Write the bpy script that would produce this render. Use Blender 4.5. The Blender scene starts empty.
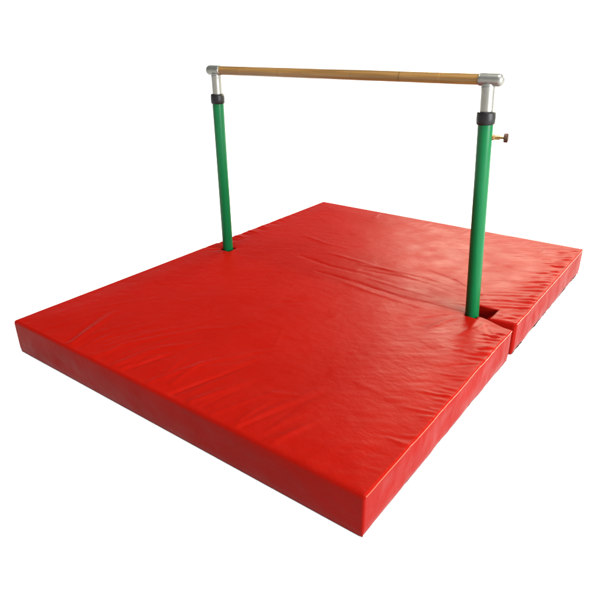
import bpy, math, random
import numpy as np
from mathutils import Vector, Matrix

random.seed(7)
rng = np.random.RandomState(11)
S = bpy.context.scene
COL = S.collection

# ------------------------------------------------------------------ helpers
def tag(o, label=None, cat=None, group=None, kind=None):
    if label: o['label'] = label
    if cat: o['category'] = cat
    if group: o['group'] = group
    if kind: o['kind'] = kind
    return o

def empty(name, loc):
    o = bpy.data.objects.new(name, None)
    o.empty_display_size = 0.1
    COL.objects.link(o)
    o.location = loc
    return o

def mesh_obj(name, verts, faces, mat, parent=None, smooth=True, sharp=None):
    me = bpy.data.meshes.new(name)
    me.from_pydata([tuple(v) for v in verts], [], [tuple(f) for f in faces])
    me.materials.append(mat)
    if smooth:
        me.polygons.foreach_set('use_smooth', [True] * len(me.polygons))
    if sharp:
        me.set_sharp_from_angle(angle=math.radians(sharp))
    me.update()
    o = bpy.data.objects.new(name, me)
    COL.objects.link(o)
    if parent is not None:
        o.parent = parent
        # every vertex is given in world metres: undo the parents' offset
        off = Vector((0, 0, 0)); p = parent
        while p is not None:
            off += p.location; p = p.parent
        o.location = -off
    return o

class MB:
    """collects simple shapes into one mesh"""
    def __init__(self): self.v = []; self.f = []
    def add(self, v, f):
        n = len(self.v); self.v += [tuple(a) for a in v]; self.f += [tuple(i + n for i in q) for q in f]
    def lathe(self, p0, axis, prof, n=48, cap0=True, cap1=True):
        """prof: (distance along the axis, radius) pairs"""
        p0 = Vector(p0); a = Vector(axis).normalized()
        u = a.orthogonal().normalized(); w = a.cross(u)
        v = []; f = []
        for t, r in prof:
            for k in range(n):
                an = 2 * math.pi * k / n
                v.append(p0 + a * t + (u * math.cos(an) + w * math.sin(an)) * r)
        for i in range(len(prof) - 1):
            for k in range(n):
                k2 = (k + 1) % n
                f.append((i*n + k, i*n + k2, (i+1)*n + k2, (i+1)*n + k))
        if cap0: f.append(tuple(reversed(range(n))))
        if cap1: f.append(tuple((len(prof)-1)*n + k for k in range(n)))
        self.add(v, f)
        return self
    def build(self, name, mat, parent=None, sharp=40):
        return mesh_obj(name, self.v, self.f, mat, parent, True, sharp)

def sstep(a, b, x):
    t = np.clip((x - a) / (b - a), 0, 1)
    return t * t * (3 - 2 * t)

_perm = rng.rand(256, 256)
def vnoise(x, y):
    xi = np.floor(x).astype(int); yi = np.floor(y).astype(int)
    fx = x - xi; fy = y - yi
    fx = fx*fx*fx*(fx*(fx*6-15)+10); fy = fy*fy*fy*(fy*(fy*6-15)+10)
    g = lambda a, b: _perm[a % 256, b % 256]
    return ((g(xi, yi)*(1-fx) + g(xi+1, yi)*fx)*(1-fy) + (g(xi, yi+1)*(1-fx) + g(xi+1, yi+1)*fx)*fy)*2 - 1

# ------------------------------------------------------------------ materials
def new_mat(name):
    m = bpy.data.materials.new(name); m.use_nodes = True
    nt = m.node_tree; b = nt.nodes['Principled BSDF']
    return m, nt, b

def vinyl(name, col, col2, rough, spec, bump):
    m, nt, b = new_mat(name)
    N = nt.nodes; L = nt.links
    tc = N.new('ShaderNodeTexCoord')
    n1 = N.new('ShaderNodeTexNoise'); n1.inputs['Scale'].default_value = 3.1; n1.inputs['Detail'].default_value = 5
    L.new(tc.outputs['Object'], n1.inputs['Vector'])
    cr = N.new('ShaderNodeMix'); cr.data_type = 'RGBA'
    cr.inputs['A'].default_value = (*col, 1); cr.inputs['B'].default_value = (*col2, 1)
    L.new(n1.outputs['Fac'], cr.inputs['Factor'])
    L.new(cr.outputs['Result'], b.inputs['Base Color'])
    # scuffs change the gloss a little
    n2 = N.new('ShaderNodeTexNoise'); n2.inputs['Scale'].default_value = 9; n2.inputs['Detail'].default_value = 6
    L.new(tc.outputs['Object'], n2.inputs['Vector'])
    mr = N.new('ShaderNodeMapRange'); mr.inputs['To Min'].default_value = rough - .07; mr.inputs['To Max'].default_value = rough + .09
    mr.inputs['From Min'].default_value = .3; mr.inputs['From Max'].default_value = .7
    L.new(n2.outputs['Fac'], mr.inputs['Value']); L.new(mr.outputs['Result'], b.inputs['Roughness'])
    b.inputs['Specular IOR Level'].default_value = spec
    # crinkles plus leather grain
    mp = N.new('ShaderNodeMapping'); mp.inputs['Rotation'].default_value = (0, 0, math.radians(35)); mp.inputs['Scale'].default_value = (1, 1.6, 1.5)
    L.new(tc.outputs['Object'], mp.inputs['Vector'])
    n3 = N.new('ShaderNodeTexNoise'); n3.inputs['Scale'].default_value = 15; n3.inputs['Detail'].default_value = 4; n3.inputs['Distortion'].default_value = .15
    L.new(mp.outputs['Vector'], n3.inputs['Vector'])
    b1 = N.new('ShaderNodeBump'); b1.inputs['Strength'].default_value = 1; b1.inputs['Distance'].default_value = bump
    L.new(n3.outputs['Fac'], b1.inputs['Height'])
    n4 = N.new('ShaderNodeTexVoronoi'); n4.inputs['Scale'].default_value = 420
    L.new(tc.outputs['Object'], n4.inputs['Vector'])
    mp5 = N.new('ShaderNodeMapping'); mp5.inputs['Rotation'].default_value = (0, 0, math.radians(-20)); mp5.inputs['Scale'].default_value = (1, 1.3, 1)
    L.new(tc.outputs['Object'], mp5.inputs['Vector'])
    n5 = N.new('ShaderNodeTexNoise'); n5.inputs['Scale'].default_value = 46; n5.inputs['Detail'].default_value = 3; n5.inputs['Roughness'].default_value = .6
    L.new(mp5.outputs['Vector'], n5.inputs['Vector'])
    b5 = N.new('ShaderNodeBump'); b5.inputs['Strength'].default_value = .5; b5.inputs['Distance'].default_value = bump * .45
    L.new(n5.outputs['Fac'], b5.inputs['Height']); L.new(b1.outputs['Normal'], b5.inputs['Normal']); b1 = b5
    b2 = N.new('ShaderNodeBump'); b2.inputs['Strength'].default_value = .25; b2.inputs['Distance'].default_value = .0004
    L.new(n4.outputs['Distance'], b2.inputs['Height']); L.new(b1.outputs['Normal'], b2.inputs['Normal'])
    L.new(b2.outputs['Normal'], b.inputs['Normal'])
    return m

M = {}
M['vinyl'] = vinyl('red_vinyl', (.145, .0024, .0009), (.176, .0032, .0014), .39, .026, .0019)
M['piping'] = vinyl('red_piping', (.28, .028, .013), (.36, .06, .03), .36, .3, .0004)

m, nt, b = new_mat('black_gap_shade'); b.inputs['Base Color'].default_value = (.012, .006, .006, 1); b.inputs['Roughness'].default_value = .95
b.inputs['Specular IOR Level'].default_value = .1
M['gap_shade'] = m  # black colour stands in for the shade under the mat edges

def paint(name, col, rough, metal=0., coat=0., spec=.5, var=.12, scale=30, bump=.0002):
    m, nt, b = new_mat(name); N = nt.nodes; L = nt.links
    tc = N.new('ShaderNodeTexCoord'); n = N.new('ShaderNodeTexNoise'); n.inputs['Scale'].default_value = scale; n.inputs['Detail'].default_value = 5
    L.new(tc.outputs['Object'], n.inputs['Vector'])
    mx = N.new('ShaderNodeMix'); mx.data_type = 'RGBA'
    mx.inputs['A'].default_value = (*[c*(1-var) for c in col], 1); mx.inputs['B'].default_value = (*[min(1, c*(1+var)) for c in col], 1)
    L.new(n.outputs['Fac'], mx.inputs['Factor']); L.new(mx.outputs['Result'], b.inputs['Base Color'])
    b.inputs['Roughness'].default_value = rough; b.inputs['Metallic'].default_value = metal
    b.inputs['Coat Weight'].default_value = coat; b.inputs['Coat Roughness'].default_value = .07
    b.inputs['Specular IOR Level'].default_value = spec
    bp = N.new('ShaderNodeBump'); bp.inputs['Distance'].default_value = bump; bp.inputs['Strength'].default_value = .6
    L.new(n.outputs['Fac'], bp.inputs['Height']); L.new(bp.outputs['Normal'], b.inputs['Normal'])
    return m
M['green'] = paint('green_paint', (.001, .086, .024), .30, coat=.03, spec=.14, scale=12)
M['alloy'] = paint('cast_alloy', (.20, .20, .18), .42, metal=.75, scale=60, bump=.0006)
M['tube'] = paint('brushed_tube', (.22, .215, .19), .38, metal=.8, scale=40)
M['rubber'] = paint('black_rubber', (.006, .005, .005), .45, spec=.22, scale=50)
M['copper'] = paint('coppery_brass', (.20, .115, .045), .36, metal=.9, scale=60)
M['knob'] = paint('dark_copper', (.05, .022, .013), .35, metal=.6, scale=60)

# lacquered wood: grain running along X with a few joints
m, nt, b = new_mat('varnished_wood'); N = nt.nodes; L = nt.links
tc = N.new('ShaderNodeTexCoord'); mp = N.new('ShaderNodeMapping'); mp.inputs['Scale'].default_value = (2.2, 60, 60)
L.new(tc.outputs['Object'], mp.inputs['Vector'])
n = N.new('ShaderNodeTexNoise'); n.inputs['Scale'].default_value = 1; n.inputs['Detail'].default_value = 6; n.inputs['Distortion'].default_value = .4
L.new(mp.outputs['Vector'], n.inputs['Vector'])
cr = N.new('ShaderNodeValToRGB'); e = cr.color_ramp.elements
e[0].position = .28; e[0].color = (.105, .052, .015, 1); e[1].position = .72; e[1].color = (.225, .122, .038, 1)
L.new(n.outputs['Fac'], cr.inputs['Fac'])
sx = N.new('ShaderNodeSeparateXYZ'); L.new(tc.outputs['Object'], sx.inputs['Vector'])
last = cr.outputs['Color']
for jx, jw, dark in ((1.325, .006, .35), (1.52, .004, 1.45), (1.07, .004, .75), (.62, .005, .7), (.36, .004, 1.25)):
    # a growth joint / scuff ring, at a fixed place on the bar
    s1 = N.new('ShaderNodeMath'); s1.operation = 'SUBTRACT'; s1.inputs[1].default_value = jx; L.new(sx.outputs['X'], s1.inputs[0])
    s2 = N.new('ShaderNodeMath'); s2.operation = 'ABSOLUTE'; L.new(s1.outputs[0], s2.inputs[0])
    s3 = N.new('ShaderNodeMapRange'); s3.inputs['From Min'].default_value = 0; s3.inputs['From Max'].default_value = jw
    s3.inputs['To Min'].default_value = .7; s3.inputs['To Max'].default_value = 0; L.new(s2.outputs[0], s3.inputs['Value'])
    mx = N.new('ShaderNodeMix'); mx.data_type = 'RGBA'; mx.blend_type = 'MULTIPLY'
    mx.inputs['B'].default_value = (dark, dark, dark, 1)
    L.new(s3.outputs['Result'], mx.inputs['Factor']); L.new(last, mx.inputs['A']); last = mx.outputs['Result']
L.new(last, b.inputs['Base Color']); b.inputs['Roughness'].default_value = .36; b.inputs['Specular IOR Level'].default_value = .3
M['wood'] = m

m, nt, b = new_mat('pale_floor'); b.inputs['Base Color'].default_value = (.58, .58, .58, 1); b.inputs['Roughness'].default_value = .9
b.inputs['Specular IOR Level'].default_value = .05
M['floor'] = m

# ------------------------------------------------------------------ setting
# one pale studio floor, level round the mats and sweeping gently up far away on every side
fv = [(1.0, 1.3, 0.0)]; ff = []; RAD = [5, 8, 11] + list(range(13, 62, 3)); NS = 96
for rad in RAD:
    z = 0 if rad <= 11 else .0042 * (rad - 11) ** 2
    for k in range(NS):
        an = 2*math.pi*k/NS; fv.append((1.0 + rad*math.cos(an), 1.3 + rad*math.sin(an), z))
for k in range(NS): ff.append((0, 1 + k, 1 + (k+1) % NS))
for i in range(len(RAD)-1):
    for k in range(NS):
        k2 = (k+1) % NS; a = 1 + i*NS; ff.append((a+k, a+NS+k, a+NS+k2, a+k2))
fl = mesh_obj('floor', fv, ff, M['floor'])
tag(fl, kind='structure')

# ------------------------------------------------------------------ mats
W, D, H = 2.0, 2.6507, 0.1748
Z0 = 0.004
SEAM = 1.351

def seam_front(x):   # back edge of the front mat
    return SEAM - .038 * sstep(1.80, 1.99, x)
def seam_back(x):    # front edge of the rear mat
    return SEAM + .026 * sstep(1.80, 1.99, x)

# folds of the cover: polyline, width, height (metres)
FOLDS = []
def fold(pts, w, a): FOLDS.append((pts, w, a))
def bundle(n, start, direc, ln, w, a, jit=.25):
    for _ in range(n):
        x, y = start()
        dx, dy = direc
        an = math.atan2(dy, dx) + random.gauss(0, jit)
        l = random.uniform(*ln)
        bend = random.gauss(0, .15)
        p1 = (x + math.cos(an)*l*.5, y + math.sin(an)*l*.5)
        p2 = (p1[0] + math.cos(an+bend)*l*.5, p1[1] + math.sin(an+bend)*l*.5)
        s = random.choice((1, 1, -1))
        fold([(x, y), p1, p2], random.uniform(*w), s*random.uniform(*a))

# front mat: long soft folds running in from the front edge
fold([(.44, .04), (.40, .17), (.331, .372)], .016, .0055)
fold([(.41, .04), (.36, .17), (.30, .34)], .013, -.0030)
fold([(.757, .035), (.805, .238), (.97, .446)], .011, .0036)
fold([(.824, .035), (.88, .18), (.962, .33)], .010, -.0024)
fold([(1.217, .035), (1.26, .14), (1.334, .239)], .011, .0034)
fold([(1.28, .035), (1.30, .16), (1.347, .284)], .011, -.0030)
fold([(1.622, .03), (1.65, .14), (1.696, .263)], .012, .0032)
fold([(1.42, .25), (1.529, .305), (1.578, .416)], .012, .0026)
fold([(1.05, .20), (1.18, .33), (1.27, .55)], .014, .0026)
fold([(.60, .10), (.66, .30), (.80, .52)], .013, .0022)
bundle(34, lambda: (random.uniform(.30, 1.85), random.uniform(.02, .10)), (.30, 1), (.12, .40), (.006, .012), (.0010, .0030), .22)
fold([(.62, .03), (.68, .22), (.82, .46), (1.02, .66)], .012, .0032)
fold([(.98, .03), (1.05, .24), (1.16, .44), (1.30, .60)], .012, .0032)
fold([(1.12, .03), (1.17, .20), (1.24, .40)], .009, -.0030)
fold([(1.46, .03), (1.51, .22), (1.60, .42)], .012, .0028)
bundle(16, lambda: (random.uniform(.15, 1.7), random.uniform(.25, .9)), (.45, 1), (.12, .34), (.010, .018), (.0005, .0012), .4)
# front mat: little tension folds along the stitched right edge
bundle(44, lambda: (2.0, random.uniform(.28, 1.29)), (-.88, -.48), (.04, .17), (.0045, .009), (.0018, .0040), .18)
bundle(12, lambda: (1.995, random.uniform(1.0, 1.24)), (-.86, -.50), (.08, .24), (.006, .011), (.0018, .0036), .28)
fold([(1.865, 1.30), (1.91, 1.22), (1.965, 1.12)], .007, .0024)
fold([(1.895, 1.30), (1.94, 1.25), (1.99, 1.19)], .006, .0022)
fold([(1.88, 1.31), (1.87, 1.24), (1.84, 1.13)], .011, .0030)
# fan of folds pulled towards the right post
fold([(.85, 1.37), (1.128, 1.365), (1.466, 1.322), (1.70, 1.375)], .013, -.0036)
fold([(1.05, 1.325), (1.30, 1.29), (1.55, 1.275), (1.72, 1.30)], .014, .0026)
fold([(1.685, 1.10), (1.72, 1.22), (1.765, 1.315)], .012, .0040)
fold([(1.60, 1.14), (1.68, 1.25), (1.745, 1.318)], .009, -.0030)
fold([(1.83, 1.315), (1.84, 1.20), (1.80, 1.05)], .012, .0030)
fold([(1.0, 1.601), (1.20, 1.63), (1.411, 1.646), (1.68, 1.60)], .014, .0038)
fold([(1.05, 1.54), (1.30, 1.575), (1.50, 1.56), (1.72, 1.50)], .014, -.0034)
fold([(.75, 1.66), (.95, 1.645), (1.148, 1.626), (1.35, 1.60)], .014, .0036)
fold([(.62, 1.52), (.86, 1.48), (1.10, 1.49), (1.38, 1.46)], .015, -.0030)
fold([(1.16, 1.45), (1.38, 1.43), (1.56, 1.43), (1.66, 1.44)], .012, .0026)
fold([(1.38, 1.76), (1.55, 1.72), (1.75, 1.60), (1.83, 1.49)], .011, .0036)
fold([(.40, 1.85), (.62, 1.80), (.90, 1.80)], .014, .0018)
# rear mat: taut ripples in from the stitched right edge
for y in np.arange(1.44, 2.62, .046):
    l = random.uniform(.16, .42)
    an = math.atan2(-.60, -.80) + random.gauss(0, .10)
    x1, y1 = 2.0 + math.cos(an)*l*.5, y + math.sin(an)*l*.5
    x2, y2 = 2.0 + math.cos(an + random.gauss(0, .2))*l, y + math.sin(an)*l
    if y2 < 1.37: y2 = 1.37
    fold([(2.0, y), (x1, max(y1, 1.37)), (x2, y2)], random.uniform(.007, .012), random.choice((1, 1, -1))*random.uniform(.0030, .0060))
bundle(60, lambda: (2.0, random.uniform(1.40, 2.64)), (-.80, -.60), (.06, .22), (.0045, .008), (.0018, .0042), .14)
bundle(26, lambda: (random.uniform(1.35, 1.85), random.uniform(1.75, 2.55)), (-.80, -.55), (.10, .30), (.008, .014), (.0008, .0020), .3)
bundle(12, lambda: (random.uniform(.5, 1.9), 2.62), (-.1, -1), (.10, .30), (.010, .016), (.0008, .0022), .3)
# the tab beside the right notch
fold([(1.885, 1.40), (1.95, 1.415), (1.99, 1.42)], .010, .0045)
# rear mat: gathers along the left edge, ending at the left post
for i, y in enumerate((1.425, 1.475, 1.53, 1.585, 1.65, 1.72, 1.80, 1.87, 1.96, 2.07, 2.20)):
    a = .0075 * (1 - i / 13)
    fold([(-.01, y + random.uniform(-.01, .01)), (.06, y + random.uniform(-.02, .01)), (.10 + random.uniform(0, .05), y - random.uniform(0, .05))], random.uniform(.010, .015), a*(1 if i % 2 else -1))
fold([(.19, 1.40), (.22, 1.33), (.30, 1.22)], .012, .0030)
fold([(.12, 1.32), (.10, 1.28), (.05, 1.24)], .010, -.0030)
fold([(.0, 1.30), (.06, 1.325), (.115, 1.35)], .010, -.0040)

def fold_height(x, y):
    z = np.zeros_like(x)
    for pts, w, a in FOLDS:
        tot = sum(math.dist(pts[i], pts[i+1]) for i in range(len(pts)-1))
        best = np.full_like(x, 1e9); par = np.zeros_like(x); s0 = 0
        m = 6 * w
        xs = [p[0] for p in pts]; ys = [p[1] for p in pts]
        sel = (x > min(xs)-m) & (x < max(xs)+m) & (y > min(ys)-m) & (y < max(ys)+m)
        if not sel.any(): continue
        X = x[sel]; Y = y[sel]
        best = np.full_like(X, 1e9); par = np.zeros_like(X)
        for i in range(len(pts)-1):
            ax, ay = pts[i]; bx, by = pts[i+1]
            l = math.dist(pts[i], pts[i+1])
            t = np.clip(((X-ax)*(bx-ax) + (Y-ay)*(by-ay)) / (l*l), 0, 1)
            d = np.hypot(X - ax - t*(bx-ax), Y - ay - t*(by-ay))
            c = d < best
            best = np.where(c, d, best); par = np.where(c, (s0 + t*l)/tot, par)
            s0 += l
        taper = np.sin(np.pi * np.clip(par*.62 + .38, 0, 1)) ** 1.0   # full at the start, dying out at the end
        if 'mid' : taper = np.where(par < .15, .55 + 3*par*1.0, taper) if pts[0][0] < 1.9 and pts[0][0] > .02 and pts[0][1] > .12 else taper
        d = best / w
        z[sel] += a * np.clip(taper, 0, 1) * np.exp(-d*d*.9) 
    return z

def top_height(x, y):
    z = fold_height(x, y)
    z += .0022 * vnoise(x*2.3 + 5, y*2.3 + 9)
    z += .0010 * vnoise(x*6.1 + 15, y*6.1 + 2)
    # crinkle aligned with the pull of the cover, stronger to the right and on the rear mat
    ca, sa = math.cos(math.radians(35)), math.sin(math.radians(35))
    u = x*ca + y*sa; v = -x*sa + y*ca
    k = sstep(1.2, 2.0, x) * (.4 + .6*sstep(.2, 1.6, y)) + .25
    z += .0009 * k * vnoise(u*9 + 40, v*34 + 3)
    z += .0005 * k * vnoise(u*22 + 7, v*70 + 30)
    # front-left: finer grain of folds that run away from the front edge
    k2 = (1 - sstep(.1, .6, y))
    z += .0006 * k2 * vnoise((x - .25*y)*30 + 11, y*6 + 50)
    return z

def lines(a, b, step, extra, fine0=True, fine1=True):
    s = set(np.round(np.linspace(a, b, int((b-a)/step)+1), 5))
    f = (.0012, .0035, .007, .011, .016, .022)
    if fine0: s |= {round(a+k, 5) for k in f}
    if fine1: s |= {round(b-k, 5) for k in f}
    s |= {round(e, 5) for e in extra}
    s = sorted(s); out = [s[0]]
    keep = {round(e, 5) for e in extra} | {round(a, 5), round(b, 5)}
    for v in s[1:]:
        if v - out[-1] < .0011:
            if v in keep: out[-1] = v if out[-1] not in keep else out[-1]
            continue
        out.append(v)
    out[-1] = round(b, 5)
    return np.array(out)

def build_mat(front, label, holes):
    """holes: list of (x0, x1, y0, y1) cut through the mat at the seam"""
    y0, y1 = (0, SEAM) if front else (SEAM, D)
    ex = [h[k] for h in holes for k in (0, 1)]
    ey = [h[k] for h in holes for k in (2, 3) if y0 < h[k] < y1]
    xs = lines(0, W, .0075, ex); ys = lines(y0, y1, .0075, ey)
    nx, ny = len(xs), len(ys)
    X, Y = np.meshgrid(xs, ys)            # [ny, nx]
    keep = np.ones((ny-1, nx-1), bool)
    cx = (xs[1:]+xs[:-1])/2; cy = (ys[1:]+ys[:-1])/2
    for hx0, hx1, hy0, hy1 in holes:
        keep &= ~(((cx > hx0) & (cx < hx1))[None, :] & ((cy > hy0) & (cy < hy1))[:, None])
    hole_d = np.full_like(X, 9.)
    for hx0, hx1, hy0, hy1 in holes[1:]:
        hole_d = np.minimum(hole_d, np.hypot(np.maximum(np.maximum(hx0 - X, X - hx1), 0), np.maximum(np.maximum(hy0 - Y, Y - hy1), 0)))
    # rounding of the rim
    r_out = .015
    r_seam = 1.1e-3 + .011 * sstep(1.84, 1.97, X)
    dS = (y1 - Y) if front else (Y - y0)
    def drop(d, r):
        d = np.clip(d, 0, r); return r - np.sqrt(np.maximum(r*r - (r-d)**2, 0))
    dz = np.zeros_like(X)
    side_r = .008 if True else r_out
    dz = np.maximum(dz, drop(X, r_out)); dz = np.maximum(dz, drop(W - X, side_r))
    dz = np.maximum(dz, drop(Y, r_out) if front else drop(D - Y, r_out*.7))
    dz = np.maximum(dz, drop(dS, r_seam))
    # sag round the cut-outs
    for hx0, hx1, hy0, hy1 in holes:
        ddx = np.maximum(np.maximum(hx0 - X, X - hx1), 0); ddy = np.maximum(np.maximum(hy0 - Y, Y - hy1), 0)
        dd = np.hypot(ddx, ddy)
        dz += .0035 * np.exp(-(dd/.008)) + .0012*np.exp(-(dd/.05)**2)
    TH = top_height(X, Y)
    TH = TH * (1 - sstep(1.68, 1.75, X) * .75 * (1 - sstep(0, .05, np.abs(Y - SEAM))))
    rim = np.minimum(np.minimum(X, W-X), (Y if front else D-Y))
    crown = .004 * sstep(0, .18, rim)
    TH = TH * (.2 + .8*sstep(0, .045, hole_d))
    Zt = H - .002 + crown + TH * (.25 + .75*sstep(0, .03, rim)) - dz
    # plan: follow the seam line, round the corners
    g = sstep(.30, 0, dS) if False else 1 - sstep(0, .30, dS)
    sf = seam_front(X) - SEAM if front else seam_back(X) - SEAM
    PX = X.copy(); PY = Y + sf * g
    def corner(cx_, cy_, sxn, syn, R):
        # sxn/syn: direction from the corner into the mat
        u = 1 - (PX - cx_)*sxn/R; v = 1 - (PY - cy_)*syn/R
        s = (u > 0) & (v > 0) & (u <= 1.3) & (v <= 1.3)
        m_ = np.maximum(u, v); k = np.where(s, m_/np.sqrt(np.maximum(u*u + v*v, 1e-9)), 1)
        PX[s] = (cx_ + sxn*R*(1 - u*k))[s]; PY[s] = (cy_ + syn*R*(1 - v*k))[s]
    if front:
        corner(0, 0, 1, 1, .014); corner(W, 0, -1, 1, .008)
        corner(W, float(seam_front(np.array(W))), -1, -1, .010)
    else:
        corner(W, D, -1, -1, .008); corner(0, D, 1, -1, .014)
        corner(W, float(seam_back(np.array(W))), -1, 1, .016)
    # right edge is slightly wavy: the cover is pulled in between its tension folds
    wav = .0016*vnoise(Y*7 + 3, Y*0 + (1 if front else 9)) + .0006*vnoise(Y*23, Y*0 + 4)
    PX += wav * sstep(1.90, 2.0, X)
    if not front:   # gathers draw the left rim in beside the post
        PX += .010*np.exp(-((Y-1.46)/.05)**2) * (1 - sstep(0, .12, X))
    verts = np.stack([PX, PY, Zt], -1).reshape(-1, 3).tolist()
    vid = lambda j, i: j*nx + i
    faces = []; bnd = []
    for j in range(ny-1):
        for i in range(nx-1):
            if not keep[j, i]: continue
            faces.append((vid(j, i), vid(j, i+1), vid(j+1, i+1), vid(j+1, i)))
            if j == 0 or not keep[j-1, i]: bnd.append((vid(j, i), vid(j, i+1), (0, -1)))
            if i == nx-2 or not keep[j, i+1]: bnd.append((vid(j, i+1), vid(j+1, i+1), (1, 0)))
            if j == ny-2 or not keep[j+1, i]: bnd.append((vid(j+1, i+1), vid(j+1, i), (0, 1)))
            if i == 0 or not keep[j, i-1]: bnd.append((vid(j+1, i), vid(j, i), (-1, 0)))
    nrm = {}
    for a, b_, n_ in bnd:
        for q in (a, b_):
            o = nrm.setdefault(q, [0, 0]); o[0] += n_[0]; o[1] += n_[1]
    K = 14
    ring = {}
    for q, n_ in nrm.items():
        l = math.hypot(*n_) or 1; n_ = (n_[0]/l, n_[1]/l)
        x, y, z = verts[q]
        yy = Y.reshape(-1)[q]; xx = X.reshape(-1)[q]
        outer = (xx < 1e-4 or xx > W-1e-4 or (front and yy < 1e-4) or (not front and yy > D-1e-4))
        right = xx > W - 1e-4
        cap = (not outer) and xx > 1.875
        ids = [q]
        for k in range(1, K+1):
            t = k / K
            zz = z + (Z0 - z) * t
            if outer:
                ce = min(1., min(s_ for s_ in ((xx, W-xx) if abs(n_[1]) > abs(n_[0]) else (yy-y0, y1-yy))) / .15)
                b1 = .003*math.sin(math.pi*t)*ce
                s = yy if abs(n_[0]) > abs(n_[1]) else xx
                nn = float(vnoise(np.array(s*5.0 + 20*n_[0]), np.array(t*1.5 + 7)))
                nf = float(vnoise(np.array(s*13.0 + 50*n_[0]), np.array(t*3.0 + 17)))
                off = b1 + (.0045*nn + .0022*nf)*math.sin(math.pi*min(1, t*1.1)) * (1.2 if right else .7) * ce
                if right: off -= .003 * max(0, t - .8)/.2      # cover tucked under
                off -= .003 * max(0, t - .85)/.15
                dzb = 0
                if right and k == K: dzb = .004*float(vnoise(np.array(s*16.), np.array(2.)))+.003
                zz += dzb * ce
            elif cap:
                off = .004*math.sin(math.pi*t) - .003 * max(0, t - .85)/.15
            else:
                off = 0
            verts.append([x + n_[0]*off, y + n_[1]*off, zz]); ids.append(len(verts)-1)
        ring[q] = ids
    for a, b_, n_ in bnd:
        A, B_ = ring[a], ring[b_]
        for k in range(K): faces.append((A[k], A[k+1], B_[k+1], B_[k]))
    root = empty('landing_mat', ((0+W)/2, (y0+y1)/2, 0))
    tag(root, label, 'gym mat', 'red landing mats pushed together round the bar posts')
    cov = mesh_obj('cover', verts, faces, M['vinyl'], root, True, None)
    cov.data.set_sharp_from_angle(angle=math.radians(62))
    # stitched piping along the right-hand top edge
    order = [vid(j, nx-1) for j in range(ny)]
    path = [Vector(verts[q]) for q in order]
    path = [p + Vector((.0006, 0, .0016 - .0)) for p in path[3:-3]]
    mb = MB(); n_ = 8; v = []; f = []
    for i, p in enumerate(path):
        d = (path[min(i+1, len(path)-1)] - path[max(i-1, 0)]).normalized()
        u = d.cross(Vector((0, 0, 1))).normalized(); w = u.cross(d)
        r = .0019
        for k in range(n_):
            an = 2*math.pi*k/n_; v.append(p + (u*math.cos(an) + w*math.sin(an))*r)
    for i in range(len(path)-1):
        for k in range(n_):
            f.append((i*n_+k, i*n_+(k+1) % n_, (i+1)*n_+(k+1) % n_, (i+1)*n_+k))
    f.append(tuple(reversed(range(n_)))); f.append(tuple((len(path)-1)*n_+k for k in range(n_)))
    mb.add(v, f); mb.build('piping', M['piping'], root)
    # black slab painting the shadow gap under the mat, ragged along the right
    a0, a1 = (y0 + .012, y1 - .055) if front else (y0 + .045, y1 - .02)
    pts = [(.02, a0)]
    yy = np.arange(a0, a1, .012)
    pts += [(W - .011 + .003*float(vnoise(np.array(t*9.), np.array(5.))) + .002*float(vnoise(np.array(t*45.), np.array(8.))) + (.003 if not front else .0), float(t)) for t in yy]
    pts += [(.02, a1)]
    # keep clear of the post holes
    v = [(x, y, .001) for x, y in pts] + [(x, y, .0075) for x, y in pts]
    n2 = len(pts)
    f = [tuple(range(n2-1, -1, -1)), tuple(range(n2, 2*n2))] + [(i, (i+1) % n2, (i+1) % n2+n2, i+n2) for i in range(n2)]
    mesh_obj('base_gap_shade', v, f, M['gap_shade'], root, False)
    if not front:
        # loose flap of the cover lying slack in the cut-out beside the right post
        hx0, hx1, hy0, hy1 = HOLES[1]
        fx = np.linspace(1.826, hx1 - .0005, 14); fy = np.linspace(SEAM + .004, hy1 - .0005, 22)
        v = []; f = []
        for a, y in enumerate(fy):
            for c, x in enumerate(fx):
                t = (y - fy[0])/(fy[-1]-fy[0]); q = (x-fx[0])/(fx[-1]-fx[0])
                v.append((x, y, H - .020 - .045*(1-q)**1.5 - .008*(1-t) + .003*math.sin(9*t+4*q)))
        for a in range(21):
            for c in range(13):
                i = a*14 + c; f.append((i, i+1, i+15, i+14))
        n2 = len(v); v += [(x, y, z - .004) for x, y, z in v]; f += [tuple(reversed([i + n2 for i in q])) for q in f]
        mesh_obj('flap', v, f, M['vinyl'], root)
    return root

HOLES = [(.119, .197, 1.322, 1.396), (1.762, 1.877, 1.324, 1.474)]
HOLES_F = [(.119, .197, 1.322, 1.396), (1.762, 1.822, 1.324, 1.474)]
build_mat(True, 'red vinyl mat nearest the camera, in front of the green posts, with dark front side', HOLES_F)
build_mat(False, 'far red vinyl mat behind the green posts, with shiny top rippled along the right edge', HOLES)

# ------------------------------------------------------------------ the horizontal bar
YP = 1.357; ZB = 1.2434; ZC = 1.0657; ZT = 1.1175
def post_axis(left):
    if left: b0 = Vector((.1574, YP, .1748)); t0 = Vector((.1574, YP, ZB))
    else:    b0 = Vector((1.7879, YP, .1748)); t0 = Vector((1.7345, YP, ZB))
    d = (t0 - b0) / (t0.z - b0.z)
    foot = b0 - d * b0.z
    return foot, d                                  # point at z is foot + d*z
bar = empty('horizontal_bar', (.95, YP, 0))
tag(bar, 'adjustable gymnastics bar with wooden rail on two green posts rising between the red mats', 'gymnastics bar')

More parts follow.
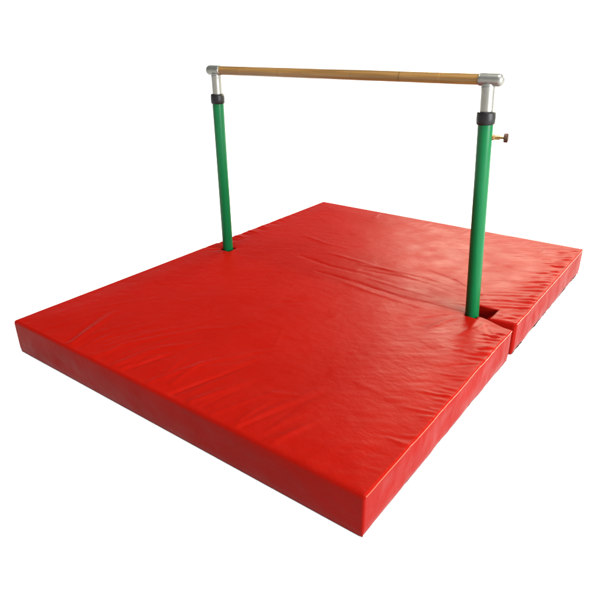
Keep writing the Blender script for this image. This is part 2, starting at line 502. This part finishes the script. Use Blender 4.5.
for left in (True, False):
    foot, d = post_axis(left)
    at = lambda z: foot + d*z
    L_ = d.length
    p = MB()
    rr = .0322
    p.lathe(at(.004), d, [(0, rr-.001), (.002, rr), ((ZC-.004)*L_ + .004, rr), ((ZC-.004)*L_ + .006, rr-.004)], 64)
    post = p.build('post', M['green'], bar)
    post['label'] = 'straight green post at the left end' if left else 'green post at the right end carrying the copper lock screw'
    q = MB().lathe((foot.x, foot.y, 0.0), (0, 0, 1), [(0, .039), (.003, .039), (.004, .037), (.010, .037), (.012, .034)], 48)
    q.build('foot_ring', M['rubber'], post)
    # rubber collar
    hc = (ZT - ZC)*L_
    c = MB().lathe(at(ZC), d, [(-.002, .0335), (0, .0365), (.003, .0385), (hc*.45, .0392), (hc-.012, .0385), (hc-.004, .0378), (hc-.001, .0355), (hc, .030), (hc+.0005, .0272)], 64)
    c.build('collar', M['rubber'], post)
    # sliding tube
    zt = ZB - .018
    t = MB().lathe(at(ZC-.05), d, [(0, .0266), ((zt-ZC+.05)*L_, .0266)], 56)
    t.build('sliding_tube', M['tube'], bar)
    # cast fitting: horizontal socket with a domed end, neck flaring down to the tube
    j = at(ZB); sgn = -1 if left else 1
    r = .0258
    pr = [(-.034, .0228), (-.034, r-.002), (-.032, r)]
    pr += [(.042, r)]
    for k in range(1, 11):
        a = math.pi/2*k/10
        pr.append((.042 + .022*math.sin(a), .0015 + (r-.0015)*math.cos(a)**.75 if k < 10 else .0015))
    fmb = MB().lathe(j, (sgn, 0, 0), pr, 56, cap0=False)
    nk = [(-.044, .0271), (-.043, .0274), (-.038, .0275), (-.034, .0279), (-.029, .0288), (-.024, .0300)]
    fmb.lathe(j, d, [(a, b_*.985 if b_ < .029 else b_*.9) for a, b_ in nk] + [(-.012, .024)], 56, cap0=True)
    fit = fmb.build('end_fitting', M['alloy'], bar, sharp=35)
    # pale ring where the rail enters
    rg = MB().lathe(j, (-sgn, 0, 0), [(.0338, .0220), (.0338, .0246), (.0350, .0252), (.0378, .0248), (.0390, .0230)], 48)
    rg.build('rim', M['tube'], fit)
    if left:
        jl = j
    else:
        jr = j
        # lock screw
        kp = at(1.012); ax = Vector((.95, .30, 0)).normalized()
        s = MB()
        s.lathe(kp, ax, [(.030, .0125), (.036, .0125), (.040, .0105), (.044, .0098), (.062, .0098), (.063, .0066), (.070, .0066), (.071, .0052), (.082, .0052)], 24)
        kn = s.build('lock_screw', M['copper'], bar, sharp=30)
        kn['label'] = 'copper lock screw with a round dark knob near the top of the right post'
        hd = MB(); prf = [(.077, .006), (.078, .0150), (.080, .0185), (.094, .0195), (.096, .0185), (.0965, .013)]
        n = 48; a_ = ax; u = a_.orthogonal().normalized(); w = a_.cross(u); v = []; f = []
        for tt, r0 in prf:
            for k in range(n):
                an = 2*math.pi*k/n
                r1 = r0*(1 + (.05 if (k % 4) < 2 and .012 < r0 else 0))
                v.append(kp + a_*tt + (u*math.cos(an) + w*math.sin(an))*r1)
        for i in range(len(prf)-1):
            for k in range(n):
                k2 = (k+1) % n; f.append((i*n+k, i*n+k2, (i+1)*n+k2, (i+1)*n+k))
        f.append(tuple(reversed(range(n)))); f.append(tuple((len(prf)-1)*n+k for k in range(n)))
        hd.add(v, f); hd.build('knob', M['knob'], kn, sharp=25)
        cp = MB().lathe(kp, ax, [(.0963, .0128), (.0985, .0124), (.0995, .0095)], 32); cp.build('knob_cap', M['tube'], kn)

# wooden rail: very slightly uneven like turned timber
prof = []
x0 = jl.x + .030; x1 = jr.x - .030
for k in range(121):
    t = k/120; x = (x1-x0)*t
    prof.append((x, .0226 + .00022*math.sin(t*23) + .00015*math.sin(t*61+1)))
MB().lathe((x0, YP, ZB), (1, 0, 0), prof, 48).build('rail', M['wood'], bar)

# ------------------------------------------------------------------ light
world = bpy.data.worlds.new('World'); S.world = world; world.use_nodes = True
bg = world.node_tree.nodes['Background']; bg.inputs['Color'].default_value = (1, 1, 1, 1); bg.inputs['Strength'].default_value = .07

def lamp(name, typ, loc, target, **kw):
    d = bpy.data.lights.new(name, typ)
    for k, v in kw.items(): setattr(d, k, v)
    o = bpy.data.objects.new(name, d); COL.objects.link(o); o.location = loc
    o.rotation_euler = (Vector(target) - Vector(loc)).to_track_quat('-Z', 'Y').to_euler()
    return o
lamp('overhead_light', 'SUN', (1.0+1.4, 1.2-1.15, 8), (1.0, 1.2, 0), energy=6.9, angle=math.radians(26), color=(1, .99, .97))
lamp('rear_window_light', 'AREA', (1.7, 7.8, 3.4), (1.6, 1.8, .2), shape='RECTANGLE', size=7.4, size_y=2.2, energy=1500, color=(.86, .82, .62))
lamp('side_window_light', 'AREA', (6.6, .2, 1.7), (1.9, .9, .1), shape='RECTANGLE', size=3.2, size_y=2.2, energy=860, color=(.93, .96, 1))

# ------------------------------------------------------------------ camera
cam_d = bpy.data.cameras.new('camera'); cam = bpy.data.objects.new('camera', cam_d); COL.objects.link(cam)
cam.location = (2.6442, -1.1507, 1.4281)
cam.rotation_mode = 'XYZ'; cam.rotation_euler = (1.1365, 0.0126, 0.6451)
cam_d.sensor_width = 36; cam_d.lens = 575.315/600*36
cam_d.clip_end = 500; cam_d.clip_start = .02
S.camera = cam

S.render.engine = 'CYCLES'
S.view_settings.view_transform = 'Standard'; S.view_settings.look = 'None'
S.view_settings.exposure = 0; S.view_settings.gamma = 1; S.view_settings.use_curve_mapping = False
S.render.film_transparent = False
